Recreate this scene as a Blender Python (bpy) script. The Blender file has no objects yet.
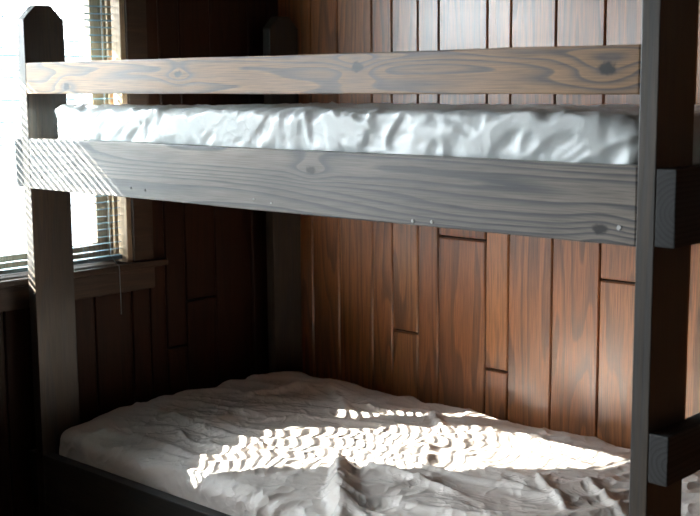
import bpy, bmesh, math, random
import numpy as np
from mathutils import Vector, Matrix

random.seed(7)
S = bpy.context.scene
COL = S.collection

# ------------------------------------------------------------------ helpers
def mesh_obj(name, verts, faces, mat, parent=None, origin=(0, 0, 0), smooth=False, attr=None):
    """one mesh object; verts in world coordinates, origin where the object stands"""
    o0 = np.array(origin, float)
    v = np.asarray(verts, float) - o0
    me = bpy.data.meshes.new(name)
    me.from_pydata(v.tolist(), [], faces)
    if smooth:
        me.polygons.foreach_set('use_smooth', [True] * len(me.polygons))
    if attr is not None:
        a = me.attributes.new('pid', 'FLOAT', 'POINT')
        a.data.foreach_set('value', np.asarray(attr, np.float32))
    me.materials.append(mat)
    me.update()
    o = bpy.data.objects.new(name, me)
    COL.objects.link(o)
    if parent is not None:
        o.parent = parent
        o.location = Vector(origin) - world_loc(parent)
    else:
        o.location = origin
    return o

def world_loc(o):
    v = Vector((0, 0, 0))
    while o is not None:
        v += o.location
        o = o.parent
    return v

def empty(name, loc):
    o = bpy.data.objects.new(name, None)
    COL.objects.link(o)
    o.location = loc
    o.empty_display_size = .1
    return o

def structure(o):
    o['kind'] = 'structure'
    return o

class MB:
    """collects bevelled boxes and prisms into one mesh"""
    def __init__(self):
        self.v, self.f, self.a = [], [], []
    def add(self, vs, fs, pid=0.0):
        n = len(self.v)
        self.v += [tuple(p) for p in vs]
        self.f += [[i + n for i in f] for f in fs]
        self.a += [pid] * len(vs)
    def from_bm(self, bm, pid=0.0):
        bm.verts.index_update()
        self.add([v.co[:] for v in bm.verts], [[v.index for v in f.verts] for f in bm.faces], pid)
        bm.free()
    def box(self, lo, hi, bev=0.0, pid=0.0, seg=2):
        bm = bmesh.new()
        bmesh.ops.create_cube(bm, size=1)
        for v in bm.verts:
            for k in range(3):
                v.co[k] = lo[k] if v.co[k] < 0 else hi[k]
        if bev:
            bmesh.ops.bevel(bm, geom=bm.edges[:], offset=bev, segments=seg, affect='EDGES', profile=.6)
        self.from_bm(bm, pid)
        return self
    def prism(self, poly, axis, lo, hi, bev=0.0, pid=0.0):
        """poly: 2-D outline in the two other axes (in order), extruded along axis"""
        bm = bmesh.new()
        def mk(c, d):
            r = list(c); r.insert(axis, d); return r
        a = [bm.verts.new(mk(c, lo)) for c in poly]
        b = [bm.verts.new(mk(c, hi)) for c in poly]
        bm.faces.new(a); bm.faces.new(b)
        for i in range(len(a)):
            j = (i + 1) % len(a)
            bm.faces.new((a[i], a[j], b[j], b[i]))
        bmesh.ops.recalc_face_normals(bm, faces=bm.faces[:])
        if bev:
            bmesh.ops.bevel(bm, geom=bm.edges[:], offset=bev, segments=2, affect='EDGES', profile=.6)
        self.from_bm(bm, pid)
        return self
    def tube(self, pts, r, n=8):
        """round cord along pts"""
        pts = [Vector(p) for p in pts]
        vs, fs = [], []
        for i, p in enumerate(pts):
            d = (pts[min(i + 1, len(pts) - 1)] - pts[max(i - 1, 0)]).normalized()
            a = d.orthogonal().normalized(); b = d.cross(a)
            if i and vs:
                pass
            for k in range(n):
                t = 2 * math.pi * k / n
                vs.append(p + (a * math.cos(t) + b * math.sin(t)) * r)
        for i in range(len(pts) - 1):
            for k in range(n):
                k2 = (k + 1) % n
                fs.append([i * n + k, i * n + k2, (i + 1) * n + k2, (i + 1) * n + k])
        fs.append(list(range(n))[::-1]); fs.append([len(vs) - n + k for k in range(n)])
        self.add(vs, fs)
        return self
    def build(self, name, mat, parent=None, origin=(0, 0, 0), smooth=False, pid=False):
        return mesh_obj(name, self.v, self.f, mat, parent, origin, smooth, self.a if pid else None)

# ------------------------------------------------------------------ materials
class NT:
    def __init__(self, name):
        self.m = bpy.data.materials.new(name)
        self.m.use_nodes = True
        self.t = self.m.node_tree
        self.t.nodes.clear()
    def n(self, typ, **kw):
        nd = self.t.nodes.new(typ)
        for k, v in kw.items():
            setattr(nd, k, v)
        return nd
    def put(self, sock, val):
        if isinstance(val, bpy.types.NodeSocket):
            self.t.links.new(val, sock)
        elif val is not None:
            sock.default_value = val
    def math(self, op, a, b=None, c=None, clamp=False):
        nd = self.n('ShaderNodeMath', operation=op, use_clamp=clamp)
        for i, x in enumerate((a, b, c)):
            if x is not None:
                self.put(nd.inputs[i], x)
        return nd.outputs[0]
    def vmath(self, op, a, b=None, out=0):
        nd = self.n('ShaderNodeVectorMath', operation=op)
        self.put(nd.inputs[0], a)
        if b is not None:
            self.put(nd.inputs[1], b)
        return nd.outputs[out]
    def noise(self, vec, scale, detail=2, rough=.5, dist=0.0):
        nd = self.n('ShaderNodeTexNoise')
        self.put(nd.inputs['Vector'], vec)
        nd.inputs['Scale'].default_value = scale
        nd.inputs['Detail'].default_value = detail
        nd.inputs['Roughness'].default_value = rough
        nd.inputs['Distortion'].default_value = dist
        return nd.outputs['Fac']
    def noise3(self, vec, scale):
        nd = self.n('ShaderNodeTexNoise')
        self.put(nd.inputs['Vector'], vec)
        nd.inputs['Scale'].default_value = scale
        return nd.outputs['Color']
    def ramp(self, fac, stops, interp='LINEAR'):
        nd = self.n('ShaderNodeValToRGB')
        cr = nd.color_ramp
        cr.interpolation = interp
        while len(cr.elements) < len(stops):
            cr.elements.new(.5)
        for e, (p, c) in zip(cr.elements, stops):
            e.position = p
            e.color = (c[0], c[1], c[2], 1) if hasattr(c, '__len__') else (c, c, c, 1)
        self.put(nd.inputs[0], fac)
        return nd.outputs[0]
    def mix(self, fac, a, b, blend='MIX'):
        nd = self.n('ShaderNodeMix', data_type='RGBA', blend_type=blend)
        self.put(nd.inputs[0], fac); 
        for s, v in ((nd.inputs[6], a), (nd.inputs[7], b)):
            if isinstance(v, tuple) and len(v) == 3:
                v = (*v, 1)
            self.put(s, v)
        return nd.outputs[2]
    def bump(self, h, strength, dist=.002):
        nd = self.n('ShaderNodeBump')
        nd.inputs['Strength'].default_value = strength
        nd.inputs['Distance'].default_value = dist
        self.put(nd.inputs['Height'], h)
        return nd.outputs[0]
    def principled(self, col, rough, normal=None, **kw):
        b = self.n('ShaderNodeBsdfPrincipled')
        if isinstance(col, tuple) and len(col) == 3:
            col = (*col, 1)
        self.put(b.inputs['Base Color'], col)
        self.put(b.inputs['Roughness'], rough)
        if normal is not None:
            self.put(b.inputs['Normal'], normal)
        for k, v in kw.items():
            self.put(b.inputs[k.replace('_', ' ')], v)
        o = self.n('ShaderNodeOutputMaterial')
        self.t.links.new(b.outputs[0], o.inputs[0])
        return self.m

def wood(name, tones, axis, across=7.0, along=.9, rings=9.0, rough=.55, knots=(), fibre=.35, contrast=.6,
         use_pid=False, bump=.25, seed=0.0, latewood=(.05, .05, .055), coat=0.0, spec=.5, knot_col=(.018, .014, .013), lin=None, coat_ior=1.5, pith=None):
    """flat-sawn board: growth rings are contour lines of a noise stretched along the grain, bent round the knots"""
    T = NT(name)
    tc = T.n('ShaderNodeTexCoord').outputs['Object']
    if use_pid:
        at = T.n('ShaderNodeAttribute', attribute_name='pid').outputs['Fac']
    else:
        at = T.n('ShaderNodeObjectInfo').outputs['Random']
    sc = [across] * 3
    sc[axis] = along
    off = T.n('ShaderNodeCombineXYZ')
    o1 = T.math('MULTIPLY', at, 57.3)
    T.put(off.inputs[0], T.math('ADD', o1, seed)); T.put(off.inputs[1], T.math('MULTIPLY', at, 31.7)); T.put(off.inputs[2], T.math('MULTIPLY', at, 83.1))
    base = T.vmath('MULTIPLY', tc, tuple(sc))
    vec = T.vmath('ADD', base, off.outputs[0])
    field = T.noise(vec, 1.0, 1.5, .45)
    if lin:
        sx = T.n('ShaderNodeSeparateXYZ'); T.put(sx.inputs[0], tc)
        field = T.math('ADD', field, T.math('MULTIPLY', sx.outputs[lin[0]], lin[1]))
    if pith:
        pv = T.vmath('SUBTRACT', tc, pith[0])
        m3 = [1.0] * 3; m3[axis] = 0.0
        field = T.math('ADD', T.math('MULTIPLY', field, .25), T.math('MULTIPLY', T.vmath('LENGTH', T.vmath('MULTIPLY', pv, tuple(m3)), out=1), pith[1]))
    kn_mask = None
    for (kp, kr, kh) in knots:
        d = T.vmath('SUBTRACT', tc, tuple(kp))
        s3 = [1.0] * 3
        s3[axis] = .62
        d = T.vmath('MULTIPLY', d, tuple(s3))
        dist = T.vmath('LENGTH', d, out=1)
        g = T.math('MULTIPLY', dist, 1 / (kr * 3.0))
        g = T.math('MULTIPLY', g, g)
        g = T.math('EXPONENT', T.math('MULTIPLY', g, -1.0))
        field = T.math('ADD', field, T.math('MULTIPLY', g, kh))
        wob = T.math('MULTIPLY', T.noise(tc, 75, 3), kr * 1.1)
        mk = T.n('ShaderNodeMapRange')
        T.put(mk.inputs[0], T.math('ADD', dist, wob))
        mk.inputs[1].default_value = kr * 1.55; mk.inputs[2].default_value = kr * 1.15
        mk.inputs[3].default_value = 0; mk.inputs[4].default_value = 1
        kn_mask = mk.outputs[0] if kn_mask is None else T.math('MAXIMUM', kn_mask, mk.outputs[0])
    wig = T.noise(T.vmath('MULTIPLY', tc, tuple(60.0 if k != axis else 7.0 for k in range(3))), 1.0, 2)
    ph = T.math('ADD', T.math('MULTIPLY', field, rings), T.math('MULTIPLY', wig, .25))
    fr = T.math('FRACT', ph)
    ring = T.ramp(fr, [(0, 0), (.45, .22), (.82, 1), (.93, .9), (1, 0)])
    fsc = [420.0] * 3
    fsc[axis] = 9.0
    fib = T.noise(T.vmath('MULTIPLY', tc, tuple(fsc)), 1.0, 2, .6)
    big = T.noise(T.vmath('ADD', T.vmath('MULTIPLY', tc, tuple(5.0 if k != axis else 1.3 for k in range(3))), off.outputs[0]), 1.0, 3)
    n = len(tones)
    if use_pid:
        pr = T.math('FRACT', T.math('MULTIPLY', at, 7.31))
        tone = T.ramp(T.math('ADD', T.math('MULTIPLY', pr, .75), T.math('MULTIPLY', big, .25)), [(i / (n - 1), c) for i, c in enumerate(tones)])
    else:
        tone = T.ramp(T.math('ADD', T.math('MULTIPLY', big, 1.6), -.3), [(i / (n - 1), c) for i, c in enumerate(tones)])
    c = T.mix(T.math('MULTIPLY', ring, contrast), tone, latewood)
    fm = T.ramp(fib, [(.32, 1 - fibre * 1.4), (.60, 1 + 0.0)])
    c = T.mix(1.0, c, fm, 'MULTIPLY')
    if kn_mask is not None:
        c = T.mix(kn_mask, c, knot_col)
    h = T.math('ADD', T.math('MULTIPLY', ring, -.5), T.math('MULTIPLY', fib, .6))
    nm = T.bump(h, bump, .0012)
    rg = T.math('ADD', T.math('MULTIPLY', fib, .18), rough - .09)
    return T.principled(c, rg, nm, Coat_Weight=coat, Coat_Roughness=.32, Coat_IOR=coat_ior, Specular_IOR_Level=spec)

def plain(name, col, rough=.5, metallic=0.0, nscale=40, namt=.12, **kw):
    T = NT(name)
    tc = T.n('ShaderNodeTexCoord').outputs['Object']
    f = T.noise(tc, nscale, 3)
    c = T.mix(1.0, col, T.ramp(f, [(.25, 1 - namt), (.75, 1.0)]), 'MULTIPLY')
    return T.principled(c, rough, T.bump(f, .08, .002), Metallic=metallic, **kw)

BX, BY, BZ = 1.0, .555, -1.5            # foot of the bunk bed
FLOOR = -1.5
def L(p):                               # world point -> the bed parts' own coordinates
    return (p[0] - BX, p[1] - BY, p[2] - BZ)

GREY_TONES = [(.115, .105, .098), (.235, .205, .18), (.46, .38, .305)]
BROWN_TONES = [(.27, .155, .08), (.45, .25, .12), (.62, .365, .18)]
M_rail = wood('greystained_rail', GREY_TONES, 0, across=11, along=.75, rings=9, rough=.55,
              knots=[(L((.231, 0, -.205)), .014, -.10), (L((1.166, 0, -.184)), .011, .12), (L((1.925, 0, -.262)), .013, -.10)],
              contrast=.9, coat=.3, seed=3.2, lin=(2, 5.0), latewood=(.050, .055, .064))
M_guard = wood('brownstained_guard', BROWN_TONES, 0, across=13, along=1.1, rings=13, rough=.5,
               knots=[(L((.697, 0, .037)), .010, .10), (L((1.311, 0, .046)), .013, .13), (L((1.932, 0, .033)), .015, .12), (L((.202, 0, .006)), .012, .10)],
               contrast=.8, coat=.25, seed=11.5, latewood=(.085, .078, .082))
M_post = wood('stained_post', [(.022, .0175, .012), (.072, .054, .037), (.19, .14, .095)], 2, across=14, along=.9, rings=7, rough=.5, coat=.5,
              contrast=.5, latewood=(.04, .042, .048))
M_end = wood('dark_end_board', [(.030, .031, .032), (.042, .042, .042)], 1, across=13, along=1, rings=6.5, rough=.6,
             contrast=.9, latewood=(.005, .0055, .006), pith=((.028, 0, -.008), 16.0))
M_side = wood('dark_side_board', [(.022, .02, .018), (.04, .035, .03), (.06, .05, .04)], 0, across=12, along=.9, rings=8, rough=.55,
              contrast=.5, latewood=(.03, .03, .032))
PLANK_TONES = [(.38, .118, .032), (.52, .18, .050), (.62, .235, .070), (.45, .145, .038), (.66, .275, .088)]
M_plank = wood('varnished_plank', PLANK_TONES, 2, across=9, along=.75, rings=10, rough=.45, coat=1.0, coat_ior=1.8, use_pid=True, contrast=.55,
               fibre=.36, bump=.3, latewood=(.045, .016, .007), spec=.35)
M_plank_shaded = wood('shaded_varnished_plank', [(.028, .0092, .0042), (.046, .0155, .0068), (.036, .012, .0055)], 2, across=9, along=.75, rings=8, rough=.42, use_pid=True,
                    contrast=.5, fibre=.3, bump=.3, latewood=(.012, .005, .003), spec=.25)  # same wood as the back wall, with shade put into darker tones
M_trim = wood('dark_trim_wood', [(.05, .028, .017), (.085, .045, .025)], 1, across=14, along=1.0, rings=6, rough=.45, contrast=.4, latewood=(.02, .012, .008))
M_jamb = wood('honey_jamb_wood', [(.42, .28, .16), (.55, .39, .24)], 2, across=14, along=1.0, rings=6, rough=.5, contrast=.25, latewood=(.28, .17, .09))
M_sash = wood('sash_wood', [(.40, .29, .19), (.52, .40, .28)], 2, across=14, along=1.0, rings=5, rough=.5, contrast=.2, latewood=(.28, .18, .10))
M_track = plain('dark_track', (.03, .027, .025), .6)
M_back = plain('dark_backing', (.018, .012, .009), .9)
M_floor = wood('floor_plank', [(.05, .026, .014), (.08, .042, .021)], 0, across=9, along=.8, rings=8, rough=.4, use_pid=True, contrast=.4, latewood=(.035, .018, .01))
M_ceil = wood('ceiling_plank', [(.05, .028, .015), (.08, .045, .025)], 0, across=9, along=.8, rings=8, rough=.5, use_pid=True, contrast=.4, latewood=(.06, .03, .016))
M_slat = plain('blind_slat', (.13, .22, .26), .4)
M_cord = plain('blind_cord', (.45, .55, .60), .7)
M_nail = plain('nail_dark', (.02, .018, .018), .6)
M_nailw = plain('nail_pale', (.62, .62, .60), .5)
M_ground = plain('grass_ground', (.024, .030, .034), .9, nscale=.6, namt=.5)
M_eave = plain('eave_board', (.30, .28, .26), .8)

def glass_mat():
    T = NT('window_glass')
    tr = T.n('ShaderNodeBsdfTransparent'); tr.inputs[0].default_value = (.95, .97, .97, 1)
    gl = T.n('ShaderNodeBsdfGlossy'); gl.inputs['Roughness'].default_value = .02
    lw = T.n('ShaderNodeLayerWeight'); lw.inputs[0].default_value = .5
    fr = T.math('MULTIPLY_ADD', T.math('POWER', lw.outputs['Facing'], 5.0), .7, .03)
    mx = T.n('ShaderNodeMixShader')
    o = T.n('ShaderNodeOutputMaterial')
    T.t.links.new(fr, mx.inputs[0]); T.t.links.new(tr.outputs[0], mx.inputs[1]); T.t.links.new(gl.outputs[0], mx.inputs[2])
    T.t.links.new(mx.outputs[0], o.inputs[0])
    return T.m
M_glass = glass_mat()

def cover_mat(name, col, rough, bump, coat, crough):
    T = NT(name)
    tc = T.n('ShaderNodeTexCoord').outputs['Object']
    f = T.noise(tc, 9, 3)
    c = T.mix(1.0, col, T.ramp(f, [(.3, .94), (.7, 1.0)]), 'MULTIPLY')
    wv = T.vmath('ADD', tc, T.vmath('MULTIPLY', T.noise3(tc, 4), (.16, .16, .16)))
    w = None
    for sc_, am in ((6, 1.0), (17, .35)):
        n_ = T.math('ABSOLUTE', T.math('SUBTRACT', T.noise(wv, sc_, 2.5, .5), .5))
        r_ = T.math('SUBTRACT', 1.0, T.math('MULTIPLY', n_, 6.0), clamp=True)
        r_ = T.math('MULTIPLY', T.math('POWER', r_, 1.6), am)
        w = r_ if w is None else T.math('ADD', w, r_)
    return T.principled(c, rough, T.bump(w, bump, .012), Coat_Weight=coat, Coat_Roughness=crough, Specular_IOR_Level=.5)
M_cover_up = cover_mat('white_cover_plastic', (.80, .85, .85), .42, .16, .35, .3)
M_cover_low = cover_mat('white_cover_cloth', (.92, .83, .765), .5, .5, .3, .3)

# ------------------------------------------------------------------ room shell
XW, YB = -.10, 1.115                    # inner faces of the left and back walls
XR, YF, ZC = 4.4, -3.6, .98             # right wall, front wall, ceiling

def plank_row(mb, axis_u, plane, sgn, cols, z0, z1, joints, rng, holes=()):
    """vertical boards with eased edges; axis_u 0: wall in X (normal -Y), 1: wall in Y (normal +X)"""
    for (u0, u1) in cols:
        zs = [z0] + sorted(j for (a, j) in joints if u0 < a < u1) + [z1]
        spans = []
        for a, b in zip(zs[:-1], zs[1:]):
            spans.append((a, b))
        for (hu0, hu1, hz0, hz1) in holes:
            new = []
            for (a, b) in spans:
                if u0 < hu1 and u1 > hu0 and a < hz1 and b > hz0:
                    if a < hz0: new.append((a, hz0))
                    if b > hz1: new.append((hz1, b))
                else:
                    new.append((a, b))
            spans = new
        for (a, b) in spans:
            g, jg = .0018, .0035
            lo_u, hi_u, lo_z, hi_z = u0 + g, u1 - g, a + jg * (a > z0), b - jg * (b < z1)
            pid = rng.random()
            e, dep = .0035, .02
            def P(u, d, z):
                return (u, plane + d, z) if axis_u == 0 else (plane - d, u, z)
            f = [P(lo_u + e, 0, lo_z + e), P(hi_u - e, 0, lo_z + e), P(hi_u - e, 0, hi_z - e), P(lo_u + e, 0, hi_z - e)]
            m = [P(lo_u, e, lo_z), P(hi_u, e, lo_z), P(hi_u, e, hi_z), P(lo_u, e, hi_z)]
            k = [P(lo_u, dep, lo_z), P(hi_u, dep, lo_z), P(hi_u, dep, hi_z), P(lo_u, dep, hi_z)]
            vs = f + m + k
            fs = [[0, 1, 2, 3]]
            for q in range(4):
                r = (q + 1) % 4
                fs.append([q, 4 + q, 4 + r, r]); fs.append([4 + q, 8 + q, 8 + r, 4 + r])
            mb.add(vs, fs, pid)

# back wall
rng = random.Random(21)
bx = [XW - .02, .055, .186, .346, .436, .549, .636, .829, .918, 1.08, 1.246, 1.37, 1.53, 1.62, 1.80, 1.89, 2.06, 2.16, 2.33]
while bx[-1] < XR: bx.append(bx[-1] + rng.choice([.09, .11, .16, .18]))
cols = list(zip(bx[:-1], bx[1:]))
bj = [(.5, -.826), (.73, -.487), (.87, -.90), (1.3, -.567), (.3, .55), (1.0, .62), (.12, -1.2), (1.45, -.9), (1.7, -.4), (2.1, .1), (2.5, -.7), (.39, -1.25), (1.15, -1.22)]
mb = MB(); plank_row(mb, 0, YB, 1, cols, FLOOR, ZC, bj, rng)
wb = structure(mb.build('wall_back', M_plank, pid=True))
structure(MB().box((XW - .3, YB + .02, FLOOR - .1), (XR + .2, YB + .12, ZC + .1)).build('wall_back_backing', M_back))

# left wall, two window openings
WINS = [(-.77, .425, -.565, .62), (-2.35, -1.10, -.565, .62)]
ly = [YF]
while ly[-1] < -.80: ly.append(ly[-1] + rng.choice([.09, .12, .15, .17]))
ly[-1] = -.77
ly += [-.66]
ly += [-.55, -.44, -.28, -.19, -.05, .06, .196, .279, .425, .50, .568, .655, .79, .963, 1.06, YB]
cols = list(zip(ly[:-1], ly[1:]))
lj = [(.72, -.727), (.6, -.881), (.1, -1.1), (.87, .4), (.35, -1.2), (.53, .3)]
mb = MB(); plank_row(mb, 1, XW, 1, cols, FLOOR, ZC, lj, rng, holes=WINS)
structure(mb.build('wall_left', M_plank_shaded, pid=True))
mb = MB()
x0, x1 = XW - .15, XW - .019
ys = [YF - .1, WINS[1][0], WINS[1][1], WINS[0][0], WINS[0][1], YB + .12]
for a, b in ((ys[0], ys[1]), (ys[2], ys[3]), (ys[4], ys[5])):
    mb.box((x0, a, FLOOR - .1), (x1, b, ZC + .1))
for (a, b, z0, z1) in WINS:
    mb.box((x0, a, FLOOR - .1), (x1, b, z0 - .02)); mb.box((x0, a, z1), (x1, b, ZC + .1))
structure(mb.build('wall_left_backing', M_back))

# right and front walls behind the camera, floor and ceiling
mb = MB()
c2 = [YF]
while c2[-1] < YB: c2.append(c2[-1] + rng.choice([.1, .13, .17]))
for a, b in zip(c2[:-1], c2[1:]):
    mb.box((XR, a + .002, FLOOR), (XR + .1, min(b, YB) - .002, ZC), .003, rng.random(), 1)
structure(mb.build('wall_right', M_plank_shaded, pid=True))
mb = MB()
u = XW
while u < XR - .01:
    w = min(rng.choice([.12, .15, .18]), XR - u)
    mb.box((u + .001, YF - .12, FLOOR), (u + w - .001, YF, ZC), .003, rng.random(), 1)
    u += w
structure(mb.build('wall_front', M_plank_shaded, pid=True))
mb = MB()
y = YF - .1
while y < YB + .1:
    mb.box((XW - .15, y + .001, FLOOR - .04), (XR + .1, y + .129, FLOOR), .002, rng.random(), 1); y += .13
structure(mb.build('floor', M_floor, pid=True))
mb = MB()
y = YF - .1
while y < YB + .1:
    mb.box((XW - .15, y + .001, ZC), (XR + .1, y + .139, ZC + .04), .003, rng.random(), 1); y += .14
structure(mb.build('ceiling', M_ceil, pid=True))

# outside: eave over the window wall, dark ground, added sun-blocking pillar and dimming hill
mb = MB()
mb.prism([(XW - .14, .99), (XW - .14, 1.06), (XW - .86, .755), (XW - .86, .685)], 1, YF - .6, YB + .9)
structure(mb.build('roof_eave', M_eave))
structure(MB().box((-.87, -.385, -2.1), (-.73, -.165, .23), .004).build('sun_blocker_pillar', M_eave))  # added out of view to keep a sun spot off the back wall
structure(MB().box((-60, -60, -2.3), (-.3, 60, -2.1)).build('ground_outside', M_ground))

hv, hf = [], []
hn = 120
for i in range(hn):
    a = math.radians(95 + 150 * i / (hn - 1))
    dst = 24 + 3 * math.sin(i * .31)
    hgt = 1.35 + .35 * math.sin(i * .23) + .22 * math.sin(i * .71 + 1) + .12 * math.sin(i * 1.9)
    for d_, z_ in ((dst, -2.2), (dst + 3, hgt * .6 - .4), (dst + 7, hgt), (dst + 14, hgt * .7), (dst + 20, -2.2)):
        hv.append((d_ * math.cos(a), d_ * math.sin(a), z_))
for i in range(hn - 1):
    for j in range(4):
        q = i * 5 + j
        hf.append([q, q + 1, q + 6, q + 5])
structure(mesh_obj('view_dimming_hill', hv, hf, M_ground, None, (0, 0, 0), True))  # added dark hill, dims the bright view through the window

# ------------------------------------------------------------------ windows
def window(idx, win, blind_label):
    ya, yb, za, zb = win
    ym = (ya + yb) / 2
    W = structure(empty('window_%d' % idx, (XW, ym, za)))
    org = (XW, ym, za)
    xo = XW - .21
    # stepped jambs: inner jamb board, dark tracks, outer stop
    mb = MB(); tr = MB()
    for side, yy in ((1, yb), (-1, ya)):
        def B(m, x0_, x1_, dep):
            y0_, y1_ = (yy - dep, yy + .004) if side > 0 else (yy - .004, yy + dep)
            m.box((x0_, y0_, za), (x1_, y1_, zb), .0015, 0, 1)
        B(mb, XW - .042, XW + .006, .016)
        B(tr, XW - .055, XW - .042, .006)
        B(mb, XW - .066, XW - .055, .020)
        B(tr, XW - .080, XW - .066, .006)
        B(mb, XW - .094, XW - .080, .020)
        B(tr, XW - .135, XW - .094, .008)
        B(mb, XW - .150, XW - .135, .018)
    mb.box((xo + .06, ya, zb - .018), (XW + .006, yb, zb), .0015, 0, 1)
    mb.build('window_frame', M_jamb, W, org)
    tr.build('window_track', M_track, W, org)
    # sashes
    sx0, sx1 = XW - .132, XW - .098
    mb = MB()
    for yy in (ya + .008, yb - .008 - .05):
        mb.box((sx0, yy, za + .005), (sx1, yy + .05, zb - .02), .003)
    mb.box((sx0, ya + .05, za + .005), (sx1, yb - .05, za + .062), .003)
    mb.box((sx0, ya + .05, zb - .07), (sx1, yb - .05, zb - .02), .003)
    mb.build('window_sash', M_sash, W, org)
    MB().box((XW - .117, ya + .05, za + .06), (XW - .113, yb - .05, zb - .065)).build('window_pane', M_glass, W, org)
    # stool, apron, casing
    st = MB()
    st.box((XW - .16, ya - .0, za - .022), (XW + .0, yb + .0, za), .002)
    st.box((XW - .002, ya - .13, za - .022), (XW + .034, yb + .13, za), .006)
    st.build('window_sill', M_trim, W, org)
    MB().box((XW - .002, ya - .085, za - .095), (XW + .016, yb + .085, za - .023), .004).build('window_apron', M_trim, W, org)
    cs = MB()
    for a, b in ((ya - .085, ya - .004), (yb + .004, yb + .085)):
        cs.box((XW - .002, a, za), (XW + .014, b, zb + .0), .004)
    cs.box((XW - .002, ya - .085, zb), (XW + .014, yb + .085, zb + .085), .004)
    cs.build('window_casing', M_trim, W, org)
    # venetian blind hanging in the reveal
    Bn = empty('window_blind', (XW - .028, ym, zb - .02))
    Bn['label'] = blind_label
    Bn['category'] = 'blind'
    bo = (XW - .028, ym, zb - .02)
    xs = XW - .026
    MB().box((xs - .015, ya + .02, zb - .05), (xs + .015, yb - .02, zb - .02), .002).build('head_rail', M_slat, Bn, bo)
    vs, fs = [], []
    rr = random.Random(idx * 5)
    pitch, half = .0222, .0082
    z = za + .045
    while z < zb - .055:
        n0 = len(vs)
        tilt = -.18 + rr.uniform(-.05, .05)
        dz = rr.uniform(-.0012, .0012)
        sag = rr.uniform(0, .002)
        ny, nx = 13, 5
        for layer in (0, 1):
            for j in range(ny):
                t = j / (ny - 1)
                yv = ya + .022 + t * (yb - ya - .044)
                for i in range(nx):
                    q = -1 + 2 * i / (nx - 1)
                    zz = z + dz + .0018 * (1 - q * q) - q * half * math.sin(tilt) * 1.0 - sag * math.sin(math.pi * 3 * t) ** 2 - layer * .0006
                    vs.append((xs + q * half, yv, zz))
        m = ny * nx
        for j in range(ny - 1):
            for i in range(nx - 1):
                a = n0 + j * nx + i
                fs.append([a, a + 1, a + nx + 1, a + nx]); fs.append([a + m, a + m + nx, a + m + nx + 1, a + m + 1])
        for j in range(ny - 1):
            for i in (0, nx - 1):
                a = n0 + j * nx + i
                fs.append([a, a + nx, a + nx + m, a + m])
        z += pitch
    mesh_obj('slats', vs, fs, M_slat, Bn, bo, True)
    MB().box((xs - .012, ya + .022, za + .012), (xs + .012, yb - .022, za + .026), .003).build('bottom_rail', M_slat, Bn, bo)
    n_c = 3
    for k in range(n_c):
        yy = yb - .155 - k * (yb - ya - .31) / (n_c - 1)
        for dx in (-.0125, .0125):
            MB().tube([(xs + dx, yy, zb - .05), (xs + dx, yy, za + .02)], .0007, 6).build('ladder_cord', M_cord, Bn, bo)
    yy = yb - .075
    pts = [(xs + .017, yy, zb - .04), (xs + .017, yy, za + .1), (xs + .02, yy + .001, za + .03), (XW + .02, yy + .002, za + .006), (XW + .036, yy + .002, za - .002), (XW + .037, yy + .003, za - .10), (XW + .037, yy + .003, za - .16)]
    MB().tube(pts, .0011, 6).build('pull_cord', M_cord, Bn, bo)
    return W

window(1, WINS[0], 'white slatted blind in the window beside the chamfered bed post')
# the plain second window further along the same wall, outside the picture
W2 = structure(empty('window_2', (XW, (WINS[1][0] + WINS[1][1]) / 2, WINS[1][2])))
mb = MB()
ya, yb, za, zb = WINS[1]
for lo, hi in (((ya, za), (ya + .05, zb)), ((yb - .05, za), (yb, zb)), ((ya, za - .02), (yb, za + .05)), ((ya, zb - .05), (yb, zb)), (((ya + yb) / 2 - .025, za), ((ya + yb) / 2 + .025, zb))):
    mb.box((XW - .14, lo[0], lo[1]), (XW + .006, hi[0], hi[1]), .003)
mb.build('window_frame', M_jamb, W2, tuple(W2.location))
# ------------------------------------------------------------------ bunk bed
LEN, T, D, W = 2.0, .037, .137, 1.11
TE = .040
BED = empty('bunk_bed', (BX, BY, BZ))
BED['label'] = 'dark grey-stained wooden bunk bed with chamfered posts and knotty rails'
BED['category'] = 'bunk bed'
BO = (BX, BY, BZ)
def post(x0_, y0_, front):
    top, sh = .243, .201
    poly = [(y0_, FLOOR), (y0_ + D, FLOOR), (y0_ + D, sh), (y0_ + D - .043, top), (y0_ + .043, top), (y0_, sh)]
    return MB().prism(poly, 0, x0_, x0_ + T, .0022).build('post', M_post, BED, BO)
post(-T, 0, 1); post(LEN, 0, 1); post(-T, W - D, 0); post(LEN, W - D, 0)

def wavy_board(name, lo, hi, mat, axis, seed_, bev=.003, amp=.0009):
    """board with slightly uneven sawn edges"""
    bm = bmesh.new()
    bmesh.ops.create_cube(bm, size=1)
    for v in bm.verts:
        for k in range(3):
            v.co[k] = lo[k] if v.co[k] < 0 else hi[k]
    bmesh.ops.bevel(bm, geom=bm.edges[:], offset=bev, segments=2, affect='EDGES', profile=.6)
    long = [e for e in bm.edges if abs(e.verts[0].co[axis] - e.verts[1].co[axis]) > .5 * (hi[axis] - lo[axis])]
    bmesh.ops.subdivide_edges(bm, edges=long, cuts=40, use_grid_fill=True)
    r = random.Random(seed_)
    ph = [(r.uniform(4, 20), r.uniform(0, 6), r.uniform(.3, 1)) for _ in range(4)]
    for v in bm.verts:
        u = v.co[axis]
        w = sum(a * math.sin(f * u + p) for f, p, a in ph) * amp / 2
        z = 1 if v.co.z > (lo[2] + hi[2]) / 2 else -1
        v.co.z += w * (1 if z > 0 else .7)
    m = MB(); m.from_bm(bm)
    return m.build(name, mat, BED, BO)

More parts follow.
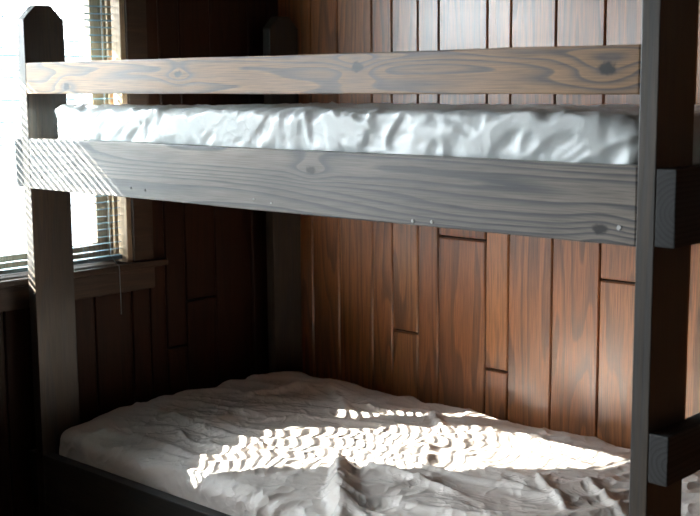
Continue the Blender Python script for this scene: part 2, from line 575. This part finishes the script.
side = wavy_board('side_rail', (.0005, 0.0, -.2885), (LEN - .0005, T, -.1415), M_rail, 0, 1)
guard = wavy_board('guard_rail', (.0005, 0.0, -.0125), (LEN - .0005, T, .0765), M_guard, 0, 2)
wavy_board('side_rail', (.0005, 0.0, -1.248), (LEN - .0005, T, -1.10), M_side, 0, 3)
wavy_board('side_rail', (.0005, W - T, -.205), (LEN - .0005, W, -.060), M_rail, 0, 4, bev=.010)
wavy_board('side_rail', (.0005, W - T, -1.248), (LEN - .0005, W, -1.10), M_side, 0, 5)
for xa in (-T - TE, LEN + T):
    for z0, z1 in ((-.2855, -.1445), (-.727, -.633), (-1.248, -1.10)):
        if xa < 0 and z0 == -.727: continue
        MB().box((xa + (.0004 if xa > 0 else 0), .001, z0), (xa + TE - (.0004 if xa < 0 else 0), W, z1), .0025).build('end_board', M_end, BED, (xa + TE / 2, W / 2, (z0 + z1) / 2))
# plywood bases that carry the mattresses
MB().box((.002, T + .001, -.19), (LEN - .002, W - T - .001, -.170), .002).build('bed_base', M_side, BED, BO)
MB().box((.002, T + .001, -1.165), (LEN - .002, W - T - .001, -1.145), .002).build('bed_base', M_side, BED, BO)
def nail(parent, x, z, r, mat):
    bm = bmesh.new()
    bmesh.ops.create_cone(bm, segments=12, radius1=r, radius2=r * .8, depth=.002, cap_ends=True)
    bmesh.ops.rotate(bm, verts=bm.verts[:], cent=(0, 0, 0), matrix=Matrix.Rotation(math.pi / 2, 3, 'X'))
    bmesh.ops.translate(bm, verts=bm.verts[:], vec=(x, -.0006, z))
    m = MB(); m.from_bm(bm)
    m.build('nail_head', mat, parent, BO)
for x, z in ((.486, -.261), (.547, -.264), (.06, -.255)):
    nail(side, x, z, .0038, M_nail)
for x, z, r in ((1.965, -.256, .0055), (.971, -.262, .003), (1.031, -.268, .003), (1.469, -.279, .0045), (1.521, -.277, .0045)):
    nail(side, x, z, r, M_nailw)

# ------------------------------------------------------------------ mattresses
_perm = np.random.RandomState(5).permutation(512)
_grad = np.random.RandomState(6).normal(size=(512, 3)); _grad /= np.linalg.norm(_grad, axis=1)[:, None]
def perlin(p):
    p = np.asarray(p, float)
    i = np.floor(p).astype(int); f = p - i
    u = f * f * f * (f * (f * 6 - 15) + 10)
    r = 0
    for dx in (0, 1):
        for dy in (0, 1):
            for dz in (0, 1):
                h = _perm[(_perm[(_perm[(i[:, 0] + dx) & 511] + i[:, 1] + dy) & 511] + i[:, 2] + dz) & 511]
                g = _grad[h]
                d = f - np.array([dx, dy, dz])
                w = (u[:, 0] if dx else 1 - u[:, 0]) * (u[:, 1] if dy else 1 - u[:, 1]) * (u[:, 2] if dz else 1 - u[:, 2])
                r = r + w * (g * d).sum(1)
    return r
def ridged(p, s, off=0):
    return 1 - np.minimum(1, np.abs(perlin(p * s + off)) * 2.6)

def rounded_box(lo, hi, r, n):
    """welded grid over a box with rounded edges -> verts, normals, faces"""
    lo, hi = np.array(lo), np.array(hi)
    key, vs, fs = {}, [], []
    nx = [max(2, int(round((hi[k] - lo[k]) / n[k]))) for k in range(3)]
    def vid(i):
        i = tuple(i)
        if i not in key:
            key[i] = len(vs); vs.append(i)
        return key[i]
    for ax in range(3):
        a, b = [k for k in range(3) if k != ax]
        for side_ in (0, nx[ax]):
            for i in range(nx[a]):
                for j in range(nx[b]):
                    q = []
                    for di, dj in ((0, 0), (1, 0), (1, 1), (0, 1)):
                        c = [0, 0, 0]; c[ax] = side_; c[a] = i + di; c[b] = j + dj
                        q.append(vid(c))
                    if (side_ == 0) != (ax == 1): q = q[::-1]
                    fs.append(q)
    P = lo + (hi - lo) * (np.array(vs) / np.array(nx))
    C = np.clip(P, lo + r, hi - r)
    d = P - C
    ln = np.linalg.norm(d, axis=1); ln[ln == 0] = 1
    N = d / ln[:, None]
    return C + N * r, N, fs

def ss(x, a, b):
    t = np.clip((x - a) / (b - a), 0, 1)
    return t * t * (3 - 2 * t)

def fold(P, a, b, w, h, ax=(0, 1), skew=.35):
    """ridge along a segment, steeper on one side"""
    a = np.array(a); b = np.array(b)
    q = P[:, ax]
    ab = b - a; Ls = np.hypot(*ab); t = (q - a) @ ab / (Ls * Ls)
    nrm = np.array([-ab[1], ab[0]]) / Ls
    wob = perlin(np.c_[q * 5, np.full(len(q), 3.3)]) * .03
    dd = (q - a) @ nrm + wob
    ww = w * (1 + .5 * perlin(np.c_[q * 7, np.full(len(q), 9.1)]))
    s = np.where(dd > 0, dd / (ww * (1 + skew)), dd / (ww * (1 - skew)))
    end = np.clip(t / .18, 0, 1) * np.clip((1 - t) / .3, 0, 1)
    return h * np.exp(-s * s) * np.clip(end, 0, 1)

def upper_mattress():
    lo, hi = (.066, .045, -.168), (1.984, 1.06, -.049)
    P, N, fs = rounded_box(lo, hi, .034, (.007, .012, .006))
    Q = P.copy()
    front = ss(-N[:, 1], .1, .9)
    up = np.clip(N[:, 2], 0, 1)
    warp = np.c_[perlin(P * 4 + 2), perlin(P * 4 + 7), perlin(P * 4 + 13)] * .16
    A = P + warp
    # diagonal creases of the taut cover
    d1 = A @ np.array([[1, 0, .9], [0, 1, 0], [-.9, 0, 1]]).T
    c1 = ridged(d1 * np.array([6, 3, 13]), 1.0) ** 3
    c2 = ridged(A * np.array([9, 6, 9]), 1.0, 40) ** 4
    c3 = ridged(A * np.array([22, 14, 22]), 1.0, 80) ** 3
    disp = .008 * c1 + .006 * c2 + .0025 * c3 + .006 * perlin(P * np.array([2.3, 3, 4]) + 5)
    for (a, b, w, h) in (((.10, -.05), (.25, -.10), .012, .014), ((.55, -.12), (.86, -.05), .016, .014), ((.78, -.13), (.98, -.06), .014, .012),
                         ((1.15, -.055), (1.30, -.12), .016, .018), ((1.22, -.06), (1.33, -.09), .01, .012), ((.30, -.06), (.62, -.07), .01, .010),
                         ((1.62, -.10), (1.78, -.05), .013, .014), ((1.80, -.05), (1.90, -.14), .015, .012), ((1.40, -.06), (1.62, -.065), .008, .008),
                         ((.40, -.13), (.52, -.06), .013, .012), ((1.05, -.05), (1.9, -.06), .006, .006)):
        disp += fold(P, a, b, w, h, (0, 2)) * front
    side_w = np.maximum(front, .35 * up + .3)
    Q += N * (disp * side_w)[:, None]
    # sagging right-hand corner and pinched left-hand corner
    k = ss(P[:, 0], 1.88, 1.985) * ss(-P[:, 1], -.35, -.04)
    Q[:, 2] -= .018 * k * ss(P[:, 2], -.15, -.05)
    kl = ss(-P[:, 0], -.22, -.075)
    Q[:, 0] -= .012 * kl * ss(P[:, 2], -.10, -.05)
    Q[:, 2] += .006 * kl * ss(P[:, 2], -.10, -.05) * front
    Q[:, 2] -= .012 * ss(P[:, 1], .07, .35) * ss(P[:, 2], -.1, -.05)
    Q[:, 2] = np.maximum(Q[:, 2], -.1695)
    Q[:, 1] = np.clip(Q[:, 1], .0385, 1.071)
    Q[:, 0] = np.clip(Q[:, 0], .03, 1.996)
    o = mesh_obj('mattress', Q, fs, M_cover_up, None, (1.03, .55, -.17), True)
    o['label'] = 'white plastic-covered mattress on the upper bunk behind the guard rail'
    o['category'] = 'mattress'
    return o

def lower_mattress():
    lo, hi = (.004, .043, -1.143), (1.985, 1.025, -1.000)
    P, N, fs = rounded_box(lo, hi, .04, (.005, .005, .01))
    Q = P.copy()
    up = ss(N[:, 2], -.1, .6)
    warp = np.c_[perlin(P * 3 + 2), perlin(P * 3 + 7), perlin(P * 3 + 13)] * .22
    A = P + warp
    # long rumples running lengthwise at the far end, loose creases elsewhere
    e = A.copy(); ca, sa = math.cos(.5), math.sin(.5)
    e[:, 0], e[:, 1] = A[:, 0] * ca + A[:, 1] * sa, -A[:, 0] * sa + A[:, 1] * ca
    c1 = ridged(e * np.array([2.6, 8.5, 3]), 1.0) ** 2.2
    c2 = ridged(e * np.array([6, 15, 5]), 1.0, 40) ** 2
    c3 = ridged(A * np.array([19, 25, 9]), 1.0, 80) ** 2
    c4 = ridged(e * np.array([12, 34, 9]) + warp * 6, 1.0, 120) ** 2
    m = .5 + .5 * np.clip(perlin(P * 4 + 31) * 2.5, -1, 1)
    disp = .014 * c1 + .009 * c2 * m + 0.0012 * c3 + .0022 * c4 * (1 - m) + .010 * perlin(P * np.array([2.0, 2.6, 1]) + 15)
    for (a, b, w, h) in (((.88, .37), (1.22, .03), .026, .036), ((.90, .36), (1.40, .33), .016, .022), ((.95, .42), (1.55, .50), .014, .016),
                         ((.22, .60), (.34, .98), .018, .022), ((.30, .92), (.62, .70), .016, .016), ((.10, .12), (.66, .14), .02, .016),
                         ((.16, .30), (.62, .30), .02, .018), ((.12, .45), (.5, .52), .016, .014), ((.55, .12), (.86, .32), .014, .020),
                         ((.70, .08), (.90, .22), .012, .016), ((1.05, .15), (1.30, .10), .014, .016), ((1.20, .22), (1.62, .28), .014, .018),
                         ((1.38, .60), (1.62, .40), .013, .018), ((1.50, .66), (1.75, .45), .013, .016), ((.40, .03), (.78, .10), .014, .012),
                         ((.80, .86), (1.0, .74), .014, .018), ((.60, .80), (.9, .86), .012, .012), ((1.0, .62), (1.12, .46), .016, .010), ((.62, .18), (.72, .30), .015, .018)):
        disp += fold(P, a, b, w, h * .85, (0, 1)) * up
    Q += N * (disp * (.35 + .65 * up))[:, None]
    # soft crown: the top rolls down towards the front edge and the corners
    drop = .028 * ss(-P[:, 1], -.33, -.05) - .014 * ss(-P[:, 0], -.3, -.04) * ss(-P[:, 1], -.33, -.05)
    drop = drop + .008 * ss(P[:, 1], .82, 1.0)
    Q[:, 2] -= (drop + .012) * ss(P[:, 2], -1.13, -1.03)
    Q[:, 2] = np.maximum(Q[:, 2], -1.1445)
    Q[:, 1] = np.clip(Q[:, 1], np.where(Q[:, 2] < -1.095, .0385, .02), 1.071)
    Q[:, 0] = np.clip(Q[:, 0], .003, 1.996)
    o = mesh_obj('mattress', Q, fs, M_cover_low, None, (1.0, .55, -1.145), True)
    o['label'] = 'rumpled white-covered mattress on the lower bunk, streaked with sunlight'
    o['category'] = 'mattress'
    return o
upper_mattress(); lower_mattress()

# ------------------------------------------------------------------ light
def lamp(name, typ, **kw):
    d = bpy.data.lights.new(name, typ)
    for k, v in kw.items(): setattr(d, k, v)
    o = bpy.data.objects.new(name, d)
    COL.objects.link(o)
    return o
sun = lamp('sun', 'SUN', energy=50.0, angle=math.radians(.4), color=(1.0, .93, .82))
sun.rotation_euler = Vector((1.0, .84, -.69)).to_track_quat('-Z', 'Y').to_euler()
for (ya, yb, za, zb) in WINS:
    p = lamp('window_portal', 'AREA', shape='RECTANGLE', size=zb - za, size_y=yb - ya)
    p.location = (XW - .16, (ya + yb) / 2, (za + zb) / 2)
    p.rotation_euler = Vector((1, 0, 0)).to_track_quat('-Z', 'Y').to_euler()
    p.data.size, p.data.size_y = yb - ya, zb - za
    p.rotation_euler = Vector((1, 0, 0)).to_track_quat('-Z', 'Z').to_euler()
    p.data.cycles.is_portal = True
w = bpy.data.worlds.new('sky')
S.world = w
w.use_nodes = True
bg = w.node_tree.nodes['Background']
bg.inputs[0].default_value = (.86, .94, 1.0, 1)
bg.inputs[1].default_value = 25.0

# ------------------------------------------------------------------ camera
f_px, pitch, yaw, roll = 1211.28, .1438, .7533, -.0077
cam_loc = Vector((3.1181, -1.9543, .0124))
fw = Vector((-math.sin(yaw) * math.cos(pitch), math.cos(yaw) * math.cos(pitch), -math.sin(pitch)))
r = Vector((math.cos(yaw), math.sin(yaw), 0)); u = r.cross(fw)
r2 = r * math.cos(roll) + u * math.sin(roll); u2 = -r * math.sin(roll) + u * math.cos(roll)
cd = bpy.data.cameras.new('camera')
cd.sensor_fit = 'HORIZONTAL'; cd.sensor_width = 36.0
cd.lens = f_px / 700 * 36.0
cd.clip_start = .05; cd.clip_end = 300
cd.dof.use_dof = True
cd.dof.focus_distance = 3.05
cd.dof.aperture_fstop = 6.3
co = bpy.data.objects.new('camera', cd)
COL.objects.link(co)
M = Matrix((r2, u2, -fw)).transposed().to_4x4()
M.translation = cam_loc
co.matrix_world = M
S.camera = co

S.cycles.use_denoising = True
S.cycles.max_bounces = 10
S.cycles.diffuse_bounces = 6
S.cycles.transparent_max_bounces = 16
S.cycles.sample_clamp_indirect = 8.0
S.view_settings.view_transform = 'Standard'
S.view_settings.look = 'None'
S.view_settings.gamma = 1.0
S.view_settings.exposure = 0.7
S.view_settings.use_curve_mapping = False
